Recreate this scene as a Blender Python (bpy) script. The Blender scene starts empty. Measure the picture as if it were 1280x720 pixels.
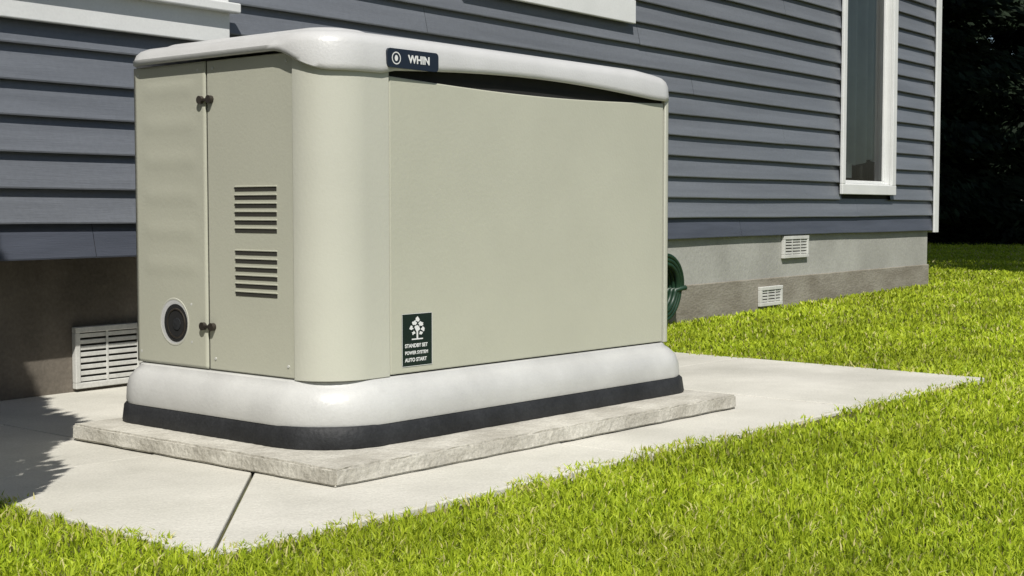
import bpy, bmesh, math, random
import numpy as np
from mathutils import Vector, Matrix
random.seed(4); rng=np.random.default_rng(7)
scene=bpy.context.scene
COL=scene.collection
scene.view_settings.view_transform='Standard'
scene.view_settings.look='None'
scene.view_settings.exposure=0

# ---------------------------------------------------------------- materials
def mat(name, col, rough=0.6, var=0.12, scale=8.0, bump=0.0, bscale=60.0, spec=0.5, metal=0.0, col2=None, coat=0.0, stretch=(1,1,1), fine=0.0, stain=0.0):
    m=bpy.data.materials.new(name); m.use_nodes=True
    nt=m.node_tree; N=nt.nodes; L=nt.links
    b=N['Principled BSDF']
    tc=N.new('ShaderNodeTexCoord'); mp=N.new('ShaderNodeMapping'); mp.inputs['Scale'].default_value=stretch
    L.new(tc.outputs['Object'],mp.inputs[0])
    n=N.new('ShaderNodeTexNoise'); n.inputs['Scale'].default_value=scale; n.inputs['Detail'].default_value=6; n.inputs['Roughness'].default_value=0.6
    L.new(mp.outputs[0],n.inputs['Vector'])
    r=N.new('ShaderNodeValToRGB')
    c2=col2 if col2 else tuple(c*(1-var) for c in col)
    c1=col if col2 else tuple(min(1,c*(1+var)) for c in col)
    r.color_ramp.elements[0].position=.35; r.color_ramp.elements[1].position=.65
    r.color_ramp.elements[0].color=(*c2,1); r.color_ramp.elements[1].color=(*c1,1)
    L.new(n.outputs['Fac'],r.inputs['Fac'])
    out=r.outputs['Color']
    def mult(out,sc,lo,hi,a,bb,src):
        n3=N.new('ShaderNodeTexNoise'); n3.inputs['Scale'].default_value=sc; n3.inputs['Detail'].default_value=4
        L.new(src,n3.inputs['Vector'])
        mr=N.new('ShaderNodeMapRange'); mr.inputs['From Min'].default_value=a; mr.inputs['From Max'].default_value=bb
        mr.inputs['To Min'].default_value=lo; mr.inputs['To Max'].default_value=hi
        L.new(n3.outputs['Fac'],mr.inputs['Value'])
        mx=N.new('ShaderNodeMixRGB'); mx.blend_type='MULTIPLY'; mx.inputs[0].default_value=1
        L.new(out,mx.inputs[1]); L.new(mr.outputs[0],mx.inputs[2]); return mx.outputs[0]
    if fine>0: out=mult(out,bscale*2.5,1-fine,1+fine,.3,.7,tc.outputs['Object'])
    if stain>0: out=mult(out,scale*.45,1-stain,1.0,.30,.52,tc.outputs['Object'])
    L.new(out,b.inputs['Base Color'])
    b.inputs['Roughness'].default_value=rough; b.inputs['Metallic'].default_value=metal
    b.inputs['Specular IOR Level'].default_value=spec
    b.inputs['Coat Weight'].default_value=coat
    if bump>0:
        n2=N.new('ShaderNodeTexNoise'); n2.inputs['Scale'].default_value=bscale; n2.inputs['Detail'].default_value=8
        L.new(mp.outputs[0],n2.inputs['Vector'])
        bp=N.new('ShaderNodeBump'); bp.inputs['Strength'].default_value=bump; bp.inputs['Distance'].default_value=0.01
        L.new(n2.outputs['Fac'],bp.inputs['Height']); L.new(bp.outputs[0],b.inputs['Normal'])
    return m

M_tan   = mat('tan_paint',(.455,.455,.372),.36,.035,3,.05,150,.5,fine=.015)
M_tan2  = mat('tan_paint_trim',(.485,.485,.415),.32,.035,3,.05,150,.55,fine=.015)
M_lid   = mat('grey_lid_plastic',(.52,.52,.515),.36,.06,5,.08,200,.5,fine=.02)
M_skirt = mat('skirt_plastic',(.50,.50,.485),.38,.08,6,.08,120,.45,fine=.03,stain=.12)
M_black = mat('black_base',(.022,.023,.025),.6,.3,12,.2,80,.3,fine=.2)
M_dark  = mat('dark_gap',(.008,.008,.008),.9)
M_slot  = mat('slot_dark',(.03,.028,.022),.9)
M_steel = mat('latch_metal',(.05,.042,.034),.45,.2,30,metal=.4)
M_badge = mat('badge_navy',(.010,.016,.030),.3,.05)
M_white = mat('badge_white',(.70,.71,.70),.5,.03)
M_green = mat('sticker_green',(.006,.016,.014),.35,.1)
M_pad   = mat('concrete_pad',(.54,.52,.46),.9,.3,9,.45,70,.2,col2=(.38,.36,.31),fine=.14)
M_pave  = mat('paving_concrete',(.63,.61,.545),.9,.3,3.2,.22,90,.2,col2=(.52,.505,.445),fine=.10,stain=.16)
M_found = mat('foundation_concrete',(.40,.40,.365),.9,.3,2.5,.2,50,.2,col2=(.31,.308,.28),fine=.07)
M_foot  = mat('footing_concrete',(.30,.28,.235),.95,.3,4,.3,40,.2,col2=(.20,.18,.145),fine=.10,stretch=(1,1,2.5))
M_foundL= mat('foundation_painted_shade',(.20,.175,.145),.95,.3,3,.3,40,.2,col2=(.11,.097,.08),fine=.12)  # darker concrete tone, shade of the left wall base painted into the colour
M_siding= mat('siding_slate',(.145,.156,.176),.34,.14,1.3,.12,30,.5,stretch=(.6,1,14),fine=.05)
M_navyshade  = mat('skirt_board_navy_shade',(.068,.076,.098),.45,.15,3,.1,40,.4,stretch=(.6,1,8))  # dark blue bottom board, its tone deepened to carry the shaded band
M_trim  = mat('white_trim',(.68,.69,.68),.45,.05,4,.05,60,.4,fine=.03)
M_vent  = mat('vent_white',(.55,.55,.52),.5,.1,14,fine=.08)
M_roof  = mat('roof_shingle',(.06,.06,.065),.9,.3,20,.5,60)
M_hose  = mat('hose_green',(.010,.035,.018),.45,.2,20)
M_soil  = mat('soil',(.10,.11,.03),.95,.4,6,.6,40,.1,col2=(.075,.065,.03),fine=.35)
M_curt  = mat('curtain_fabric',(.42,.44,.42),.9,.08,6)
M_room  = mat('room_dark',(.03,.03,.032),.9)
M_bark  = mat('bark',(.09,.065,.045),.9,.3,12,.6,40)

def glass():
    m=bpy.data.materials.new('window_glass'); m.use_nodes=True
    nt=m.node_tree;N=nt.nodes;L=nt.links;N.remove(N['Principled BSDF'])
    t=N.new('ShaderNodeBsdfTransparent'); t.inputs[0].default_value=(.85,.88,.87,1)
    g=N.new('ShaderNodeBsdfGlossy'); g.inputs['Roughness'].default_value=.02
    fr=N.new('ShaderNodeLayerWeight'); fr.inputs[0].default_value=.25
    mx=N.new('ShaderNodeMixShader'); L.new(fr.outputs['Fresnel'],mx.inputs[0]); L.new(t.outputs[0],mx.inputs[1]); L.new(g.outputs[0],mx.inputs[2])
    L.new(mx.outputs[0],N['Material Output'].inputs[0]); return m
M_glass=glass()

def leafmat(name,c_lo,c_hi,trans=.3,rough=.6,patch=1.2,dry=None):
    m=bpy.data.materials.new(name); m.use_nodes=True
    nt=m.node_tree;N=nt.nodes;L=nt.links
    b=N['Principled BSDF']; b.inputs['Roughness'].default_value=rough; b.inputs['Specular IOR Level'].default_value=.25
    a=N.new('ShaderNodeAttribute'); a.attribute_name='rnd'
    r=N.new('ShaderNodeValToRGB'); r.color_ramp.elements[0].color=(*c_lo,1); r.color_ramp.elements[1].color=(*c_hi,1)
    if dry:
        r.color_ramp.elements[1].position=.88
        e=r.color_ramp.elements.new(1.0); e.color=(*dry,1)
    L.new(a.outputs['Fac'],r.inputs[0])
    tc=N.new('ShaderNodeTexCoord'); n=N.new('ShaderNodeTexNoise'); n.inputs['Scale'].default_value=patch; n.inputs['Detail'].default_value=4
    L.new(tc.outputs['Object'],n.inputs['Vector'])
    mr=N.new('ShaderNodeMapRange'); mr.inputs['From Min'].default_value=.3; mr.inputs['From Max'].default_value=.7; mr.inputs['To Min'].default_value=.74; mr.inputs['To Max'].default_value=1.18
    L.new(n.outputs['Fac'],mr.inputs['Value'])
    mx=N.new('ShaderNodeMixRGB'); mx.blend_type='MULTIPLY'; mx.inputs[0].default_value=1
    L.new(r.outputs[0],mx.inputs[1]); L.new(mr.outputs[0],mx.inputs[2])
    L.new(mx.outputs[0],b.inputs['Base Color'])
    t=N.new('ShaderNodeBsdfTranslucent'); L.new(mx.outputs[0],t.inputs[0])
    s=N.new('ShaderNodeMixShader'); s.inputs[0].default_value=trans
    L.new(b.outputs[0],s.inputs[1]); L.new(t.outputs[0],s.inputs[2]); L.new(s.outputs[0],N['Material Output'].inputs[0])
    return m
M_grass=leafmat('grass_blades',(.25,.36,.016),(.56,.66,.045),.38,.5,1.6,dry=(.68,.62,.26))
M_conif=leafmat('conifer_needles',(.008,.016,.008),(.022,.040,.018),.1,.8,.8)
M_shadeshrub=leafmat('shade_shrub_sprays',(.02,.045,.012),(.05,.09,.025),.1,.8,.8)
M_leaf =leafmat('shade_tree_leaves',(.04,.08,.015),(.09,.14,.03),.3,.5,.8)

# ---------------------------------------------------------------- helpers
def obj(name, me, parent=None, m=None, smooth=False):
    o=bpy.data.objects.new(name,me); COL.objects.link(o)
    if parent: o.parent=parent
    if m: me.materials.append(m)
    if smooth:
        for p in me.polygons: p.use_smooth=True
    return o
def empty(name, loc=(0,0,0), rz=0):
    e=bpy.data.objects.new(name,None); COL.objects.link(e); e.location=loc; e.rotation_euler=(0,0,rz); return e
def pydata(name,v,f,parent,m,smooth=False):
    me=bpy.data.meshes.new(name); me.from_pydata([tuple(p) for p in v],[],f); me.validate(); me.update()
    bm=bmesh.new(); bm.from_mesh(me); bmesh.ops.recalc_face_normals(bm,faces=bm.faces); bm.to_mesh(me); bm.free()
    return obj(name,me,parent,m,smooth)
def bev(o,w,seg=2):
    if w>0:
        b=o.modifiers.new('bevel','BEVEL'); b.width=w; b.segments=seg; b.limit_method='ANGLE'; b.angle_limit=math.radians(40)
        b.harden_normals=False
    return o
def box(name,m,x0,x1,y0,y1,z0,z1,parent=None,bevel=0.0):
    v=[(x,y,z) for z in (z0,z1) for x,y in ((x0,y0),(x1,y0),(x1,y1),(x0,y1))]
    f=[(0,3,2,1),(4,5,6,7),(0,1,5,4),(1,2,6,5),(2,3,7,6),(3,0,4,7)]
    return bev(pydata(name,v,f,parent,m),bevel)
def boxes(name,m,lst,parent=None,bevel=0.0):
    v=[];f=[]
    for (x0,x1,y0,y1,z0,z1) in lst:
        k=len(v)
        v+=[(x,y,z) for z in (z0,z1) for x,y in ((x0,y0),(x1,y0),(x1,y1),(x0,y1))]
        f+=[tuple(k+i for i in q) for q in [(0,3,2,1),(4,5,6,7),(0,1,5,4),(1,2,6,5),(2,3,7,6),(3,0,4,7)]]
    return bev(pydata(name,v,f,parent,m),bevel)
def rrect(x0,x1,y0,y1,rs,n=14):
    pts=[]
    cs=[(x0,y0,1,1,math.pi),(x1,y0,-1,1,1.5*math.pi),(x1,y1,-1,-1,0),(x0,y1,1,-1,.5*math.pi)]
    for (cx,cy,sx,sy,a0),r in zip(cs,rs):
        for i in range(n+1):
            a=a0+i/n*math.pi/2
            pts.append((cx+sx*r+r*math.cos(a), cy+sy*r+r*math.sin(a)))
    out=[]; L=len(pts)
    for i in range(L):
        p=pts[i];q=pts[(i+1)%L]; out.append(p)
        if (i+1)%(n+1)==0:
            for k in range(1,24): out.append((p[0]+(q[0]-p[0])*k/24,p[1]+(q[1]-p[1])*k/24))
    return out
def loft(name,loops,parent,m,cap_top=True,cap_bot=True,smooth=True,sharp=35):
    v=[];f=[];n=len(loops[0])
    for l in loops: v+=l
    for k in range(len(loops)-1):
        for i in range(n):
            j=(i+1)%n; f.append((k*n+i,k*n+j,(k+1)*n+j,(k+1)*n+i))
    if cap_bot: f.append(tuple(range(n))[::-1])
    if cap_top: f.append(tuple((len(loops)-1)*n+i for i in range(n)))
    o=pydata(name,v,f,parent,m,smooth)
    if smooth:
        o.data.set_sharp_from_angle(angle=math.radians(sharp))
    return o
def cyl(name,m,p0,p1,r0,r1=None,parent=None,seg=24,smooth=True):
    r1=r0 if r1 is None else r1
    p0=Vector(p0);p1=Vector(p1);d=(p1-p0).normalized()
    a=d.orthogonal().normalized();b=d.cross(a)
    v=[];
    for p,r in((p0,r0),(p1,r1)):
        for i in range(seg):
            t=2*math.pi*i/seg; v.append(p+a*math.cos(t)*r+b*math.sin(t)*r)
    f=[(i,(i+1)%seg,seg+(i+1)%seg,seg+i) for i in range(seg)]+[tuple(range(seg))[::-1],tuple(range(seg,2*seg))]
    o=pydata(name,v,f,parent,m,smooth); o.data.set_sharp_from_angle(angle=math.radians(40)); return o

# ================================================================ generator
PT=.036
G=empty('standby_generator')
X0,X1,Y0,Y1=1.832,2.985,2.034,2.65
rs=(.10,.045,.04,.04)
def rr(off,z,rs_=rs,ox=0):
    return [(x,y,z) for x,y in rrect(X0-off,X1+off+ox,Y0-off,Y1+off,tuple(r+max(off,-.03) for r in rs_))]
loft('black_base',[rr(.052,PT,ox=.02),rr(.054,PT+.004,ox=.02),rr(.050,PT+.036,ox=.018),rr(.044,PT+.043,ox=.015)],G,M_black)
rb=(.12,.06,.05,.05)
loft('skirt',[rr(.030,PT+.0405,rb),rr(.047,PT+.042,rb,.017),rr(.049,PT+.048,rb,.017),rr(.0475,PT+.075,rb,.016),rr(.041,PT+.098,rb,.012),rr(.028,PT+.113,rb,.006),rr(.020,PT+.119,rb,.003),rr(.017,PT+.126,rb,.002),rr(.013,PT+.128,rb),rr(-.02,PT+.128,rb)],G,M_skirt)
loft('body',[rr(0,PT+.11),rr(0,.80)],G,M_tan)
def lidz(x,y):
    xm=(X0+X1)/2
    if y>Y0+.13:
        if x<X0+.2: return .810
        if x>X1-.1: return .790
        return .80
    base=.770+ (.020*math.cos((x-xm)/(X1-X0)*math.pi*1.15) if abs(x-xm)<.5 else 0)
    if x<X0+.16:
        t=min(1,max(0,(y-Y0)/.13)); t=t*t*(3-2*t); base=.768+(.810-.768)*t
    if x>X1-.06:
        t=min(1,max(0,(y-Y0)/.13)); base=.770+.02*t
    return base
rl=(.085,.05,.05,.05)
def tz(x,y): return -.006*max(0,(x-2.1))/.8 - .010*max(0,(x-2.85)/.13)
def lidloop(off,dz=None,z=None):
    p=rrect(X0-off,X1+off,Y0-off,Y1+off,tuple(max(.01,r+off) for r in rl))
    return [(x,y,(lidz(x,y)+dz) if z is None else z+tz(x,y)) for x,y in p]
loft('lid',[lidloop(-.01,dz=.006),lidloop(.019,dz=0),lidloop(.0235,dz=.003),lidloop(.024,dz=.012),lidloop(.022,z=.822),lidloop(.017,z=.834),lidloop(.008,z=.842),lidloop(-.008,z=.848),lidloop(-.05,z=.853),lidloop(-.15,z=.858)],G,M_lid,sharp=60)
def humploop(x0,x1,y0,y1,z,r):
    return [(x,y,z) for x,y in rrect(x0,x1,y0,y1,(r,r,r,r))]
loft('lid_hump',[humploop(1.85,2.02,2.055,2.62,.842,.06),humploop(1.855,2.012,2.06,2.615,.850,.055),humploop(1.868,1.995,2.075,2.60,.8565,.05),humploop(1.89,1.97,2.10,2.58,.8595,.03)],G,M_lid,sharp=80)
n=40; v=[]; f=[]
px0,px1=1.992,2.952; yF=2.0225; yB=2.04
for i in range(n+1):
    t=i/n; x=px0+(px1-px0)*t
    zt=.7655-.012*math.sin(math.pi*t)
    for y in(yF,yB):
        v+= [(x,y,PT+.131),(x,y,zt)]
for i in range(n):
    a=i*4;b=a+4
    f+=[(a,b,b+1,a+1),(a+2,a+3,b+3,b+2),(a+1,b+1,b+3,a+3),(a,a+2,b+2,b)]
f+=[(0,1,3,2),(n*4,n*4+2,n*4+3,n*4+1)]
bev(pydata('front_panel',v,f,G,M_tan),.0025)
box('front_gap',M_dark,px0+.005,px1+.02,2.0315,2.04,.735,.80,G)
box('front_gap_foot',M_dark,px0-.004,px1+.004,2.0305,2.038,PT+.1285,.77,G)
def strip(name,pts,th,z0,z1f,m):
    v=[];f=[];n=len(pts)
    nr=[]
    for i in range(n):
        a=Vector(pts[max(0,i-1)]);b=Vector(pts[min(n-1,i+1)]);d=(b-a).normalized(); nr.append(Vector((-d.y,d.x)))
    for p,q in zip(pts,nr):
        p=Vector(p); w=p+q*th; z1=z1f(p.x,p.y)
        v+=[(p.x,p.y,z0),(p.x,p.y,z1),(w.x,w.y,z0),(w.x,w.y,z1)]
    for i in range(n-1):
        a=i*4;b=a+4
        f+=[(a,a+1,b+1,b),(a+2,b+2,b+3,a+3),(a+1,a+3,b+3,b+1),(a,b,b+2,a+2)]
    f+=[(0,2,3,1),((n-1)*4,(n-1)*4+1,(n-1)*4+3,(n-1)*4+2)]
    o=pydata(name,v,f,G,m,True); o.data.set_sharp_from_angle(angle=math.radians(40)); return bev(o,.002)
r=.105; xL=1.821; yFr=2.0185
pts=[(xL,2.118)]+[(xL+r-r*math.cos(a),yFr+r*.93-r*.93*math.sin(a)) for a in np.linspace(0,math.pi/2,22)]+[(1.987,yFr)]
strip('corner_trim',pts,.016,PT+.1285,lambda x,y:lidz(x,y)+.006,M_tan2)
r=.05; xR=2.996
pts=[(2.958,yFr+.002)]+[(xR-r*.6+r*.6*math.sin(a),yFr+.002+r-r*math.cos(a)) for a in np.linspace(0,math.pi/2,12)]+[(xR,2.12)]
strip('corner_trim_far',pts,.014,PT+.1285,lambda x,y:lidz(x,y)+.006,M_tan2)
def endpanel(name,y0,y1,x=1.826,z0=PT+.131,z1=.8065):
    return box(name,M_tan,x,1.835,y0,y1,z0,z1,G,.0022)
box('end_gap',M_slot,1.8305,1.834,2.10,2.645,PT+.13,.808,G)
endpanel('access_door',2.119,2.3905)
ny,nz=24,110; v=[];f=[]
for j in range(nz+1):
    z=PT+.131+(.8065-PT-.131)*j/nz
    for i in range(ny+1):
        y=2.3945+(2.645-2.3945)*i/ny
        e=min(1,max(0,(i/ny-.08)/.14))*min(1,max(0,(.92-i/ny)/.14)); e=e*e*(3-2*e)
        s=(z-.35)/.075; k=0
        if 0<s<5.6:
            fr=s%1; k=.5-.5*math.cos(2*math.pi*min(1,fr/.8)) if fr<.8 else 0
        v.append((1.8268-.0010*k*e,y,z))
for j in range(nz):
    for i in range(ny):
        a=j*(ny+1)+i; f.append((a,a+1,a+ny+2,a+ny+1))
pn=pydata('rear_end_panel',v,f,G,M_tan,True); sm=pn.modifiers.new('t','SOLIDIFY'); sm.thickness=.004; sm.offset=0
sl=[];hd=[]
for zt in (.545,.416):
    for k in range(6):
        z=zt-.0168*k
        sl.append((1.8252,1.829,2.172,2.302,z-.0078,z))
        hd.append((1.8236,1.829,2.171,2.303,z,z+.0028))
boxes('louver_slots',M_slot,sl,G)
boxes('louver_hoods',M_tan,hd,G,.0008)
def ring(name,m,c,ro,ri,x0,x1):
    v=[];f=[];s=48
    for i in range(s):
        a=2*math.pi*i/s
        for (x,r) in((x0,ro-.0015),(x0+.0012,ro),(x1,ro),(x1,ri),(x0,ri)):
            v.append((x,c[0]+r*math.cos(a),c[1]+r*math.sin(a)))
    for i in range(s):
        j=(i+1)%s
        for k in range(5): f.append((i*5+k,j*5+k,j*5+(k+1)%5,i*5+(k+1)%5))
    return pydata(name,v,f,G,m)
ring('port_ring',M_tan2,(2.510,.26),.052,.0475,1.8240,1.83)
cyl('port_liner',M_lid,(1.8244,2.510,.26),(1.829,2.510,.26),.048,parent=G,seg=40)
cyl('port_cavity',M_dark,(1.8236,2.504,.258),(1.829,2.504,.258),.0405,parent=G,seg=40)
ring('port_collar',M_steel,(2.502,.257),.033,.029,1.8222,1.828)
cyl('port_stub',M_black,(1.8220,2.499,.256),(1.826,2.499,.256),.013,parent=G)
for k,z in enumerate((.727,.256)):
    for dy in(-.016,.014):
        cyl('latch_%d_%d'%(k,dy*1000),M_steel,(1.8165,2.392+dy,z),(1.828,2.392+dy,z),.0085,.008,G,20)
    box('latch_bar_%d'%k,M_steel,1.8185,1.828,2.378,2.408,z-.003,z+.003,G,.001)
for k,(y,z) in enumerate([(2.14,.79),(2.14,.19),(2.37,.79),(2.37,.19),(2.63,.79),(2.63,.19),(2.42,.79),(2.45,.30),(2.45,.22)]):
    cyl('screw_%d'%k,M_vent,(1.8245,y,z),(1.828,y,z),.003,parent=G,seg=10)
def rplate(name,m,x0,x1,z0,z1,y0,y1,r,n=6):
    p=[(x,z) for x,z in rrect(x0,x1,z0,z1,(r,)*4,n)]
    return loft(name,[[(x,y1,z) for x,z in p],[(x,y0,z) for x,z in p]],G,m,smooth=False)
bz=.800
bd=empty('badge'); bd.parent=G
bo=rplate('badge_plate',M_badge,1.972,2.118,bz-.019,bz+.019,2.0068,2.0125,.008); bo.parent=bd
yb=2.0062
pydata('badge_ring',[(1.996+rad*math.cos(a),yb,bz+rad*math.sin(a)) for rad in(.0125,.0103) for a in np.linspace(0,2*math.pi,32,endpoint=False)],[(i,(i+1)%32,32+(i+1)%32,32+i) for i in range(32)],bd,M_white)
pydata('badge_dot',[(1.996+.0045*math.cos(a),yb,bz+.006*math.sin(a)) for a in np.linspace(0,2*math.pi,16,endpoint=False)],[tuple(range(16))],bd,M_white)
def text(name,s,size,loc,m,par,ext=.0003):
    c=bpy.data.curves.new(name,'FONT'); c.body=s; c.size=size; c.extrude=ext; c.offset=size*.03; c.align_y='CENTER'
    t=bpy.data.objects.new(name,c); COL.objects.link(t); bpy.context.view_layer.update()
    me=bpy.data.meshes.new_from_object(t.evaluated_get(bpy.context.evaluated_depsgraph_get())); bpy.data.objects.remove(t)
    o=obj(name,me,par,m); o.rotation_euler=(math.radians(90),0,0); o.location=loc; return o
text('badge_text','WHIN',.022,(2.030,yb,bz),M_white,bd)
st=empty('label'); st.parent=G
yS=yF-.0008
o=rplate('label_plate',M_green,2.024,2.112,.180,.288,yS,yF+.001,.004); o.parent=st
rim=[(2.024,2.112,yS-.0004,yS,.2872,.288),(2.024,2.112,yS-.0004,yS,.180,.1808),(2.024,2.0248,yS-.0004,yS,.182,.286),(2.1112,2.112,yS-.0004,yS,.182,.286)]
boxes('label_border',M_white,rim,st)
for cx,cz,r_ in [(2.068,.276,.007),(2.060,.268,.007),(2.078,.266,.007),(2.050,.258,.006),(2.085,.255,.006),(2.068,.258,.008),(2.057,.248,.005),(2.078,.247,.005)]:
    pydata('label_tree',[(cx+r_*random.uniform(.6,1.25)*math.cos(a),yS-.0005,cz+r_*random.uniform(.4,1.0)*math.sin(a)) for a in np.linspace(0,2*math.pi,13,endpoint=False)],[tuple(range(13))],st,M_white)
boxes('label_trunk',M_white,[(2.066,2.070,yS-.0006,yS,.236,.256),(2.052,2.084,yS-.0007,yS,.234,.2365)],st)
for i,(s,sz) in enumerate([('STANDBY SET',.0105),('POWER SYSTEM',.0094),('AUTO START',.0105)]):
    text('label_text_%d'%i,s,sz,(2.032,yS-.0004,.222-.0145*i),M_white,st,.0001)

# concrete pad
P=pydata('concrete_pad',[(x,y,z) for z in(.002,PT-.0005) for x,y in((1.70,1.868),(3.05,1.862),(3.07,2.71),(1.695,2.705))],[(0,3,2,1),(4,5,6,7),(0,1,5,4),(1,2,6,5),(2,3,7,6),(3,0,4,7)],None,M_pad)
bm=bmesh.new(); bm.from_mesh(P.data); bmesh.ops.bevel(bm,geom=bm.edges[:],offset=.004,segments=2,affect='EDGES')
bmesh.ops.subdivide_edges(bm,edges=[e for e in bm.edges if e.calc_length()>.3],cuts=60,use_grid_fill=True)
for vv in bm.verts:
    x,y,z=vv.co
    vv.co+=Vector((math.sin(y*37+z*90)*.0012,math.sin(x*41+z*80)*.0012+random.gauss(0,.0005),random.gauss(0,.0003)))
bm.to_mesh(P.data); bm.free()

# paving slabs
PV=empty('paving')
def slab(i,pts,top=0.0):
    q=[]
    n=len(pts)
    for k in range(n):
        p=Vector(pts[k]);a=(Vector(pts[k-1])-p).normalized();b=(Vector(pts[(k+1)%n])-p).normalized()
        bi=(a+b)
        cr=a.x*b.y-a.y*b.x
        if bi.length<1e-4: q.append(p);continue
        s=.0030/max(.2,math.sqrt((1-a.dot(b))/2))
        bi=bi.normalized()*s*(1 if cr<0 else -1)
        q.append(p+bi)
    v=[(p.x,p.y,-.05) for p in q]+[(p.x,p.y,top) for p in q]
    f=[tuple(range(n))[::-1],tuple(range(n,2*n))]+[(k,(k+1)%n,n+(k+1)%n,n+k) for k in range(n)]
    bev(pydata('slab_%d'%i,v,f,PV,M_pave),.003)
slab(0,[(1.25,1.64),(1.72,2.12),(1.72,2.42),(1.25,2.42)],.0005)
slab(1,[(1.25,2.42),(1.72,2.42),(1.72,3.02),(1.25,3.02)],-.001)
slab(2,[(1.25,3.02),(1.72,3.02),(1.72,3.60),(1.25,3.60)],.0)
slab(3,[(1.25,1.64),(2.35,1.64),(2.35,2.12),(1.72,2.12)],.001)
slab(4,[(2.35,1.64),(3.28,1.64),(3.28,2.12),(2.35,2.12)],.0)
slab(5,[(3.28,1.64),(4.09,1.64),(4.12,2.5),(3.28,2.5)],.001)
slab(6,[(3.28,2.5),(4.12,2.5),(4.16,3.38),(3.28,3.38)],.0)
slab(7,[(1.72,2.12),(3.28,2.12),(3.28,3.40),(1.72,3.60)],-.001)

# ================================================================ house
ang=math.radians(3.9)
H=empty('clapboard_house',(1.8,3.25,0),ang)
SC=6.50; SL=-7.0; FT=.372; EX=.0905; TOP=2.95; DEP=7.5
wins=[(5.09,5.84,.582,2.15),(1.86,2.985,1.262,2.35),(-.45,.775,.972,2.3)]
v=[];f=[]
nb=int((TOP-FT)/EX)
nv=[];nf=[]
for k in range(nb):
    z0=FT+k*EX; z1=z0+EX
    segs=[(SL,SC)]
    for (a,b,c,d) in wins:
        if c+.03<z1-.01 and z0+.01<d-.03:
            new=[]
            for (s,e) in segs:
                if b-.03<s or a+.03>e: new.append((s,e))
                else: new+= [(s,a+.03),(b-.03,e)]
            segs=new
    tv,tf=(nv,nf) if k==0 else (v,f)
    cut=[]
    for (s,e) in segs:
        x=s
        jn=[SL+((k*1.37)%3.2)+3.66*q for q in range(1,4)]
        for j_ in jn:
            if s+.4<j_<e-.4: cut.append((x,j_-.0008)); x=j_+.0008
        cut.append((x,e))
    for (s,e) in cut:
        m_=max(2,int((e-s)/.25)); base=len(tv); jj=random.uniform(-.0012,.0012)
        for i in range(m_+1):
            x=s+(e-s)*i/m_; w=.0014*math.sin(x*1.7+k*2.1)+.0007*math.sin(x*5.3+k)+jj
            tv+= [(x,.006,z0+.001+w),(x,-.018+w*.6,z0+w),(x,-.019+w*.6,z0+.004+w),(x,.001,z1+.006)]
        for i in range(m_):
            A=base+i*4;B=A+4
            tf+=[(A,B,B+1,A+1),(A+1,B+1,B+2,A+2),(A+2,B+2,B+3,A+3)]
def rawmesh(name,v,f,parent,m):
    me=bpy.data.meshes.new(name); me.from_pydata(v,[],f); me.update(); return obj(name,me,parent,m)
rawmesh('siding_boards',v,f,H,M_siding)
rawmesh('skirt_board',nv,nf,H,M_navyshade)
wl=[]; xs=SL
for (a,b,c,d) in sorted(wins):
    wl.append((xs,a+.035,.0065,.12,FT,TOP)); wl.append((a+.035,b-.035,.0065,.12,FT,c+.035)); wl.append((a+.035,b-.035,.0065,.12,d-.035,TOP)); xs=b-.035
wl.append((xs,SC,.0065,.12,FT,TOP))
boxes('wall_core',M_room,wl,H)
box('side_wall',M_siding,SC-.12,SC+.0,.125,DEP,FT,TOP,H)
v=[];f=[]
for k in range(nb):
    z0=FT+k*EX; z1=z0+EX; b=len(v)
    for y in(.0,DEP): v+=[(SC,y,z0),(SC+.0135,y,z0),(SC+.001,y,z1+.004)]
    f+=[(b,b+3,b+4,b+1),(b+1,b+4,b+5,b+2)]
rawmesh('side_siding',v,f,H,M_siding)
box('back_wall',M_siding,SL,SC-.12,DEP-.12,DEP,FT,TOP,H)
box('left_wall',M_siding,SL-.12,SL,0,DEP,FT,TOP,H)
box('floor_deck',M_room,SL,SC-.12,.125,DEP-.13,.38,.40,H)
box('foundation_far',M_found,2.6,6.47,.004,.25,-.1,FT+.002,H,.004)
box('footing_far',M_foot,2.6,6.475,-.006,.003,-.1,.165,H,.006)
box('foundation_near',M_foundL,-7,2.597,.15,.35,-.1,FT+.0005,H)  # set back under the siding to add to its painted shade
box('foundation_side',M_found,6.2,6.47,.252,DEP,-.1,FT+.002,H)
box('sill_soffit',M_navyshade,-7,2.58,.007,.35,FT+.003,FT+.02,H)
boxes('corner_board',M_trim,[(SC-.012,SC+.06,-.032,-.0205,FT-.012,TOP),(SC+.0145,SC+.06,-.0205,.08,FT-.012,TOP)],H,.002)
v=[(SL-.4,-.45,TOP-.05),(SC+.35,-.45,TOP-.05),(SC+.35,DEP/2,TOP+2.2),(SL-.4,DEP/2,TOP+2.2),(SL-.4,DEP+.45,TOP-.05),(SC+.35,DEP+.45,TOP-.05)]
o=rawmesh('roof',v,[(0,1,2,3),(3,2,5,4)],H,M_roof); so=o.modifiers.new('s','SOLIDIFY'); so.thickness=.12; so.offset=1
v=[(SC-.02,0,TOP),(SC-.02,DEP,TOP),(SC-.02,DEP/2,TOP+1.95)]
rawmesh('gable',v,[(0,1,2)],H,M_siding)
box('eave_fascia',M_trim,SL-.4,SC+.35,-.47,-.455,TOP-.10,TOP+.06,H)
box('eave_soffit',M_trim,SL,SC,-.45,.0,TOP-.02,TOP+.0,H)

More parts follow.
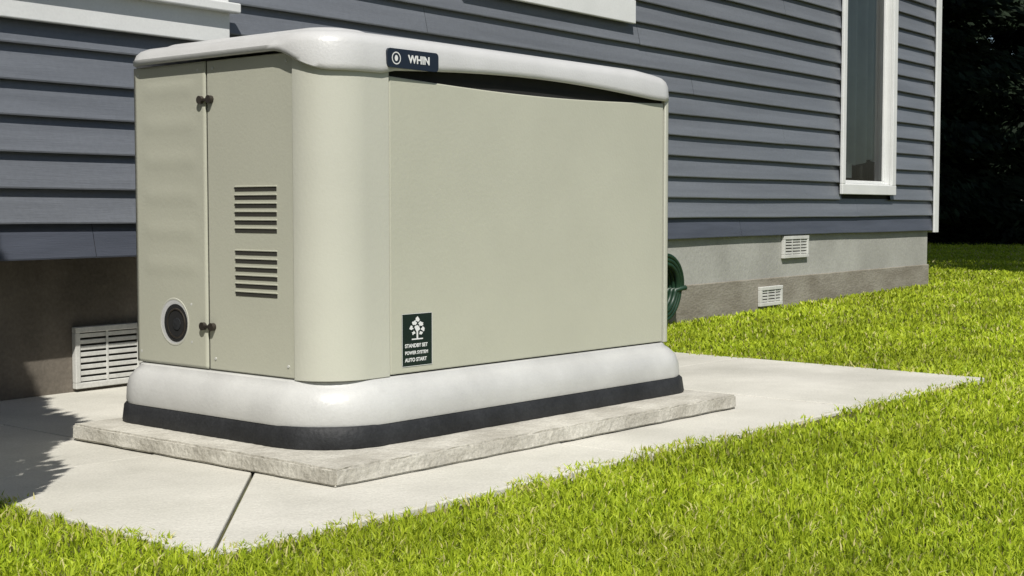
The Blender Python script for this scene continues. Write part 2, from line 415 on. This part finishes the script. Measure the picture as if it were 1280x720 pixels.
def window(i,a,b,c,d,cw=.085,cl=None,sash=.04,deep=.075,curt=False,mullion=True,sill=False):
    W=empty('window_%d'%i); W.parent=H
    yo=-.038; yi=-.0205
    cl=cl or cw
    boxes('casing',M_trim,[(a,a+cl,yo,yi,c+cw+.0005,d-cw-.0005),(b-cw,b,yo,yi,c+cw+.0005,d-cw-.0005),(a-.002,b+.002,yo-.001,yi,c,c+cw),(a-.002,b+.002,yo-.001,yi,d-cw,d)],W,.003)
    if sill: box('sill',M_trim,a-.02,b+.02,yo-.03,yo-.002,c+cw-.012,c+cw+.016,W,.004)
    boxes('jamb',M_trim,[(a+cl-.008,a+cl+.006,yi+.0005,deep+.06,c+cw+.007,d-cw-.007),(b-cw-.006,b-cw+.008,yi+.0005,deep+.06,c+cw+.007,d-cw-.007),(a+cl-.008,b-cw+.008,yi+.0005,deep+.06,c+cw-.008,c+cw+.006),(a+cl-.008,b-cw+.008,yi+.0005,deep+.06,d-cw-.006,d-cw+.008)],W)
    A=a+cl+.007;B=b-cw-.007;C=c+cw+.007;D=d-cw-.007
    boxes('sash',M_trim,[(A,A+sash,deep,deep+.03,C+sash,D-sash),(B-sash,B,deep,deep+.03,C+sash,D-sash),(A,B,deep,deep+.03,C,C+sash),(A,B,deep,deep+.03,D-sash,D)]+([(A+sash,B-sash,deep+.002,deep+.028,(C+D)/2-.02,(C+D)/2+.02)] if mullion else []),W,.003)
    rawmesh('glass',[(A+sash-.003,deep+.012,C+sash-.003),(B-sash+.003,deep+.012,C+sash-.003),(B-sash+.003,deep+.012,D-sash+.003),(A+sash-.003,deep+.012,D-sash+.003)],[(0,1,2,3)],W,M_glass)
    box('room_back',M_room,A-.3,B+.3,deep+.7,deep+.72,C-.3,D+.3,W)
    if curt:
        v=[];f=[];n=220
        for j in range(n+1):
            t=j/n; x=A+.005+(B-A-.01)*t
            y=deep+.062+.020*math.sin(t*44+3*math.sin(t*5))+.008*math.sin(t*23+1)
            v+=[(x,y,C+.12+.02*math.sin(t*9)),(x,y,D)]
            if j: k=2*j; f.append((k-2,k,k+1,k-1))
        o=rawmesh('curtain',v,f,W,M_curt)
        for p in o.data.polygons:p.use_smooth=True
        box('sill_box',M_vent,A+.12,A+.24,deep+.028,deep+.040,C+.03,C+.11,W,.003)
        cyl('sill_jar',M_steel,(A+.36,deep+.034,C+.025),(A+.36,deep+.034,C+.10),.018,parent=W)
window(1,*wins[0],cw=.055,cl=.04,sash=.016,deep=.006,curt=True,mullion=False)
window(2,*wins[1],cw=.095,mullion=True)
window(3,*wins[2],cw=.10,sill=True)

def vent(name,a,b,z0,z1,y,nsl=6,fr=.018):
    V=empty(name); V.parent=H
    boxes('frame',M_vent,[(a,b,y-.018,y,z0,z0+fr),(a,b,y-.018,y,z1-fr,z1),(a,a+fr,y-.0175,y,z0+fr,z1-fr),(b-fr,b,y-.0175,y,z0+fr,z1-fr)],V,.002)
    box('backing',M_slot,a+fr,b-fr,y-.004,y-.001,z0+fr,z1-fr,V)
    l=[]
    for k in range(nsl):
        z=z0+fr+(z1-z0-2*fr)*(k+.5)/nsl; h=(z1-z0-2*fr)/nsl*.32
        l.append((a+fr,b-fr,y-.013,y-.0045,z-h,z+h))
    for k in range(1,3):
        x=a+(b-a)*k/3; l.append((x-.004,x+.004,y-.0155,y-.0135,z0+fr,z1-fr))
    boxes('slats',M_vent,l,V,.001)
vent('foundation_vent',4.44,4.73,.256,.368,.003,5)
vent('foundation_vent_low',4.17,4.41,.03,.125,-.007,4)
vent('basement_vent',.36,.68,.008,.178,.149,8,.016)
turns=9;seg=60;rt=.011
pts=[]
for k in range(turns*seg+1):
    a=2*math.pi*k/seg; tt=k/seg
    R=.145-.018*(tt%3); yy=-.045-.019*(tt//3)-.004*math.sin(a*2)
    pts.append(Vector((3.155+R*math.cos(a),yy-.0,.165+R*math.sin(a))))
cu=bpy.data.curves.new('hose','CURVE'); cu.dimensions='3D'; cu.bevel_depth=rt; cu.bevel_resolution=3
sp=cu.splines.new('POLY'); sp.points.add(len(pts)-1)
for p,q in zip(sp.points,pts): p.co=(*q,1)
ho=bpy.data.objects.new('h',cu); COL.objects.link(ho); bpy.context.view_layer.update()
me=bpy.data.meshes.new_from_object(ho.evaluated_get(bpy.context.evaluated_depsgraph_get())); bpy.data.objects.remove(ho)
hz=obj('garden_hose',me,None,M_hose,True); hz.matrix_world=Matrix.Translation((1.8,3.25,0))@Matrix.Rotation(ang,4,'Z')

# ================================================================ ground
def gz(x,y):
    t=np.clip((x-4.15)/4.2,0,1); return .042*t*t*(3-2*t)
ax=np.concatenate([-np.geomspace(300,3,14),np.arange(-2,14.01,.2),np.geomspace(15,300,14)])
gx,gy=np.meshgrid(ax,ax,indexing='ij')
gzv=gz(gx,gy)-.012+.004*np.sin(gx*3.1+1)*np.sin(gy*2.7)
nn=len(ax); V=np.stack([gx,gy,gzv],-1).reshape(-1,3)
F=[(i*nn+j,(i+1)*nn+j,(i+1)*nn+j+1,i*nn+j+1) for i in range(nn-1) for j in range(nn-1)]
rawmesh('ground',V.tolist(),F,None,M_soil)

cF=np.array([math.cos(math.radians(40.5)),math.sin(math.radians(40.5))]); cR=np.array([cF[1],-cF[0]])
def wob(t,s):
    return .5*np.sin(t*5.1+s)+.35*np.sin(t*13.7+s*2.3)+.3*np.sin(t*31+s*1.7)+.2*np.sin(t*71+s)
def edge_dist(x,y):
    xl=1.27+.036*wob(y,1.0); yl=1.66+.034*wob(x,2.0); xr=4.07+.05*(y-1.64)/1.2+.018*wob(y,3.0)
    return np.minimum(np.minimum(x-xl,xr-x),y-yl)   # >0 : on the paving
def lawn_keep(x,y,r):
    e=edge_dist(x,y)
    pav=e>r.exponential(.008,len(x))-.006
    wy=3.25+math.tan(ang)*(x-1.8)
    house=(y>wy-.012)&(x<8.27)&(x>-6)
    worn=(e>-.07)&(np.sin(x*4.3+1)*np.sin(x*9.1+y*3+.5)>.30)&(r.random(len(x))<.65)
    return ~(pav|house|worn)
def blades(name,n,m,seed):
    r=np.random.default_rng(seed)
    n1=int(n*.87)
    th=np.concatenate([r.uniform(-.42,.42,n1),r.uniform(-1.2,1.2,n-n1)])
    rd=np.exp(r.uniform(math.log(1.25),math.log(26),n))
    x=rd*(np.cos(th)*cF[0]+np.sin(th)*cR[0]); y=rd*(np.cos(th)*cF[1]+np.sin(th)*cR[1])
    cx=.007*np.sin(y*160+3*np.sin(x*55)); cy=.007*np.sin(x*150+3*np.sin(y*60))
    x=x+cx;y=y+cy
    k=lawn_keep(x,y,r); x=x[k];y=y[k];rd=rd[k];n=len(x)
    clump=.5+.5*np.sin(x*9+2*np.sin(y*7))*np.sin(y*11+2*np.sin(x*6))
    h=(.012+.012*r.random(n)**1.3+.006*clump)*(1+.035*rd)
    w=(.0008+.0008*r.random(n))*(1+.40*(rd-1.5).clip(0))
    a=r.uniform(0,2*np.pi,n); la=r.uniform(0,2*np.pi,n); lean=h*r.uniform(.1,.95,n)
    z=gz(x,y)-.013
    dx,dy=np.cos(a)*w,np.sin(a)*w; lx,ly=np.cos(la)*lean,np.sin(la)*lean
    V=np.empty((n,5,3),np.float32)
    V[:,0]=np.stack([x-dx,y-dy,z],1);V[:,1]=np.stack([x+dx,y+dy,z],1)
    V[:,2]=np.stack([x+dx*.8+lx*.35,y+dy*.8+ly*.35,z+h*.62],1);V[:,3]=np.stack([x-dx*.8+lx*.35,y-dy*.8+ly*.35,z+h*.62],1)
    V[:,4]=np.stack([x+lx,y+ly,z+h*(1-.25*(lean/h))],1)
    me=bpy.data.meshes.new(name)
    me.vertices.add(n*5); me.vertices.foreach_set('co',V.ravel())
    base=np.arange(n,dtype=np.int32)*5
    lp=np.stack([base,base+1,base+2,base+3,base+3,base+2,base+4],1).ravel()
    me.loops.add(n*7); me.loops.foreach_set('vertex_index',lp)
    me.polygons.add(n*2)
    ls=np.stack([np.arange(n)*7,np.arange(n)*7+4],1).ravel().astype(np.int32)
    me.polygons.foreach_set('loop_start',ls)
    me.update(calc_edges=True)
    at=me.attributes.new('rnd','FLOAT','POINT'); rv=(r.random(n)*.75+.25*clump)
    ed=edge_dist(x,y)
    rv[r.random(n)<.05+.16*(ed>-.06)]=1.0
    at.data.foreach_set('value',np.repeat(rv,5).astype(np.float32))
    return obj(name,me,None,m)
blades('grass',560000,M_grass,11)

# ================================================================ trees
def leafcloud(name,C,S,m,parent,seed,orient=None):
    r=np.random.default_rng(seed); n=len(C)
    a=r.normal(size=(n,3)); a/=np.linalg.norm(a,axis=1)[:,None]
    b=r.normal(size=(n,3)); b-=a*(a*b).sum(1)[:,None]; b/=np.linalg.norm(b,axis=1)[:,None]
    if orient is not None:
        a=orient+a*.35; a/=np.linalg.norm(a,axis=1)[:,None]; b-=a*(a*b).sum(1)[:,None]; b/=np.linalg.norm(b,axis=1)[:,None]
    V=np.empty((n,4,3),np.float32); S=S[:,None]
    V[:,0]=C-a*S;V[:,1]=C+b*S*.35;V[:,2]=C+a*S;V[:,3]=C-b*S*.35
    me=bpy.data.meshes.new(name); me.vertices.add(n*4); me.vertices.foreach_set('co',V.ravel())
    me.loops.add(n*4); me.loops.foreach_set('vertex_index',np.arange(n*4,dtype=np.int32))
    me.polygons.add(n); me.polygons.foreach_set('loop_start',np.arange(n,dtype=np.int32)*4); me.update(calc_edges=True)
    at=me.attributes.new('rnd','FLOAT','POINT'); at.data.foreach_set('value',np.repeat(r.random(n),4).astype(np.float32))
    return obj(name,me,parent,m)
def FR(Fv,Rv): return (cF*Fv+cR*Rv)
def conifer(loc,h,rad,seed,nl=26000):
    r=np.random.default_rng(seed)
    T=empty('conifer_tree',(loc[0],loc[1],0))
    cyl('trunk',M_bark,(0,0,-.1),(0,0,h*.97),h*.018,.01,T,10)
    nb=int(h*22); bz_=h*(r.random(nb)**1.15)*.96+.05; ba=r.uniform(0,2*np.pi,nb)
    bl_=rad*(1-bz_/h)**.8*r.uniform(.65,1.12,nb)+.1
    idx=r.choice(nb,nl,p=bl_**1.3/np.sum(bl_**1.3)); t=r.random(nl)**.6
    L=bl_[idx]*t; aa=ba[idx]+r.normal(0,.16,nl)*(1-.3*t)
    z=bz_[idx]-L*.28+.15*L*t+r.normal(0,.05,nl)-.12*r.random(nl)
    C=np.stack([np.cos(aa)*L,np.sin(aa)*L,np.maximum(z,.03)],1)
    o=np.stack([np.cos(aa),np.sin(aa),-.45+0*aa],1)
    leafcloud('needles',C,r.uniform(.05,.12,nl),M_conif,T,seed,o)
    return T
k=0
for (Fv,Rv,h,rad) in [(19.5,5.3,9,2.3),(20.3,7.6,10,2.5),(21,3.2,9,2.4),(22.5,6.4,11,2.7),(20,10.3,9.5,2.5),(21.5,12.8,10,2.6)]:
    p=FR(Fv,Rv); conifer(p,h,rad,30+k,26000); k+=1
r=np.random.default_rng(5); n=60000
hr=r.uniform(0,17,n); hf=22+.4*r.normal(size=n)+.4*np.sin(hr*2.1)
P2=np.outer(hf,cF)+np.outer(hr,cR); hz_=r.random(n)**.8*(3.0+.5*np.sin(hr*1.7)+.3*np.sin(hr*5))
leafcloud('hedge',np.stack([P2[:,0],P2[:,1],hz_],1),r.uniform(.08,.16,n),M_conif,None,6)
def shade_tree(loc,h,cr,seed,nl=26000):  # unseen leafy tree, added to cast shade on the far lawn
    r=np.random.default_rng(seed); T=empty('added_shade_tree',(loc[0],loc[1],0))
    cyl('trunk',M_bark,(0,0,-.1),(.1,0,h*.55),.2,.12,T,14)
    cl=[]
    for i in range(34):
        a=r.uniform(0,2*np.pi); q=cr*math.sqrt(r.random())*.85; z=h*.72+r.uniform(-1,1)*h*.17
        c=np.array([math.cos(a)*q,math.sin(a)*q,z]); cl.append((c,r.uniform(.7,1.1)))
        cyl('limb_%d'%i,M_bark,(.1,0,h*r.uniform(.35,.54)),tuple(c),.055,.012,T,7)
    per=nl//len(cl); C=[]
    for c,s in cl:
        d=r.normal(size=(per,3)); d/=np.linalg.norm(d,axis=1)[:,None]; d*=(r.random(per)**.4)[:,None]*s*np.array([1.15,1.15,.75]); C.append(c+d)
    C=np.concatenate(C); leafcloud('leaves',C,r.uniform(.10,.17,len(C)),M_leaf,T,seed)
shade_tree(FR(9.4,6.0),7.5,2.9,50,34000)
shade_tree(FR(13.6,7.2),8,3.2,51,34000)
# unseen columnar shrub added left of the view to shade the near paving
r=np.random.default_rng(77); n=16000
T=empty('added_shade_shrub',(.74,2.10,0))
cyl('trunk',M_bark,(0,0,-.05),(0,0,1.9),.03,.008,T,8)
z=r.random(n)**.9*2.2; a=r.uniform(0,2*np.pi,n)
R=.33*np.minimum(1,(z+.15)/.4)*np.clip((2.28-z)/.9,0,1)**.5*(.55+.5*r.random(n))*(1+.10*np.sin(a*5+z*7))
leafcloud('sprays',np.stack([R*np.cos(a),R*np.sin(a),z],1),r.uniform(.025,.05,n),M_shadeshrub,T,78,np.stack([.4*np.cos(a),.4*np.sin(a),np.ones(n)],1))

# ================================================================ light, sky
el=math.radians(50); az=math.radians(40)
to_sun=Vector((-math.sin(az)*math.cos(el),-math.cos(az)*math.cos(el),math.sin(el)))
sd=bpy.data.lights.new('sun','SUN'); sd.energy=5.0; sd.angle=math.radians(.5); sd.color=(1,.965,.90)
so=bpy.data.objects.new('sun',sd); COL.objects.link(so); so.rotation_euler=to_sun.to_track_quat('Z','Y').to_euler(); so.location=(0,0,10)
w=bpy.data.worlds.new('World'); scene.world=w; w.use_nodes=True
nt=w.node_tree; sk=nt.nodes.new('ShaderNodeTexSky'); sk.sky_type='NISHITA'; sk.sun_disc=False; sk.sun_elevation=el; sk.sun_rotation=math.atan2(to_sun.x,to_sun.y)
bg=nt.nodes['Background']; bg.inputs['Strength'].default_value=.07; nt.links.new(sk.outputs[0],bg.inputs[0])

# ================================================================ camera
cd=bpy.data.cameras.new('camera'); cd.lens=49.64; cd.sensor_width=36; cd.clip_end=1000; cd.clip_start=.05
co=bpy.data.objects.new('camera',cd); COL.objects.link(co); co.location=(0,0,.5)
pt=math.radians(3.18)
d=Vector((cF[0]*math.cos(pt),cF[1]*math.cos(pt),-math.sin(pt)))
co.rotation_euler=d.to_track_quat('-Z','Y').to_euler()
scene.camera=co
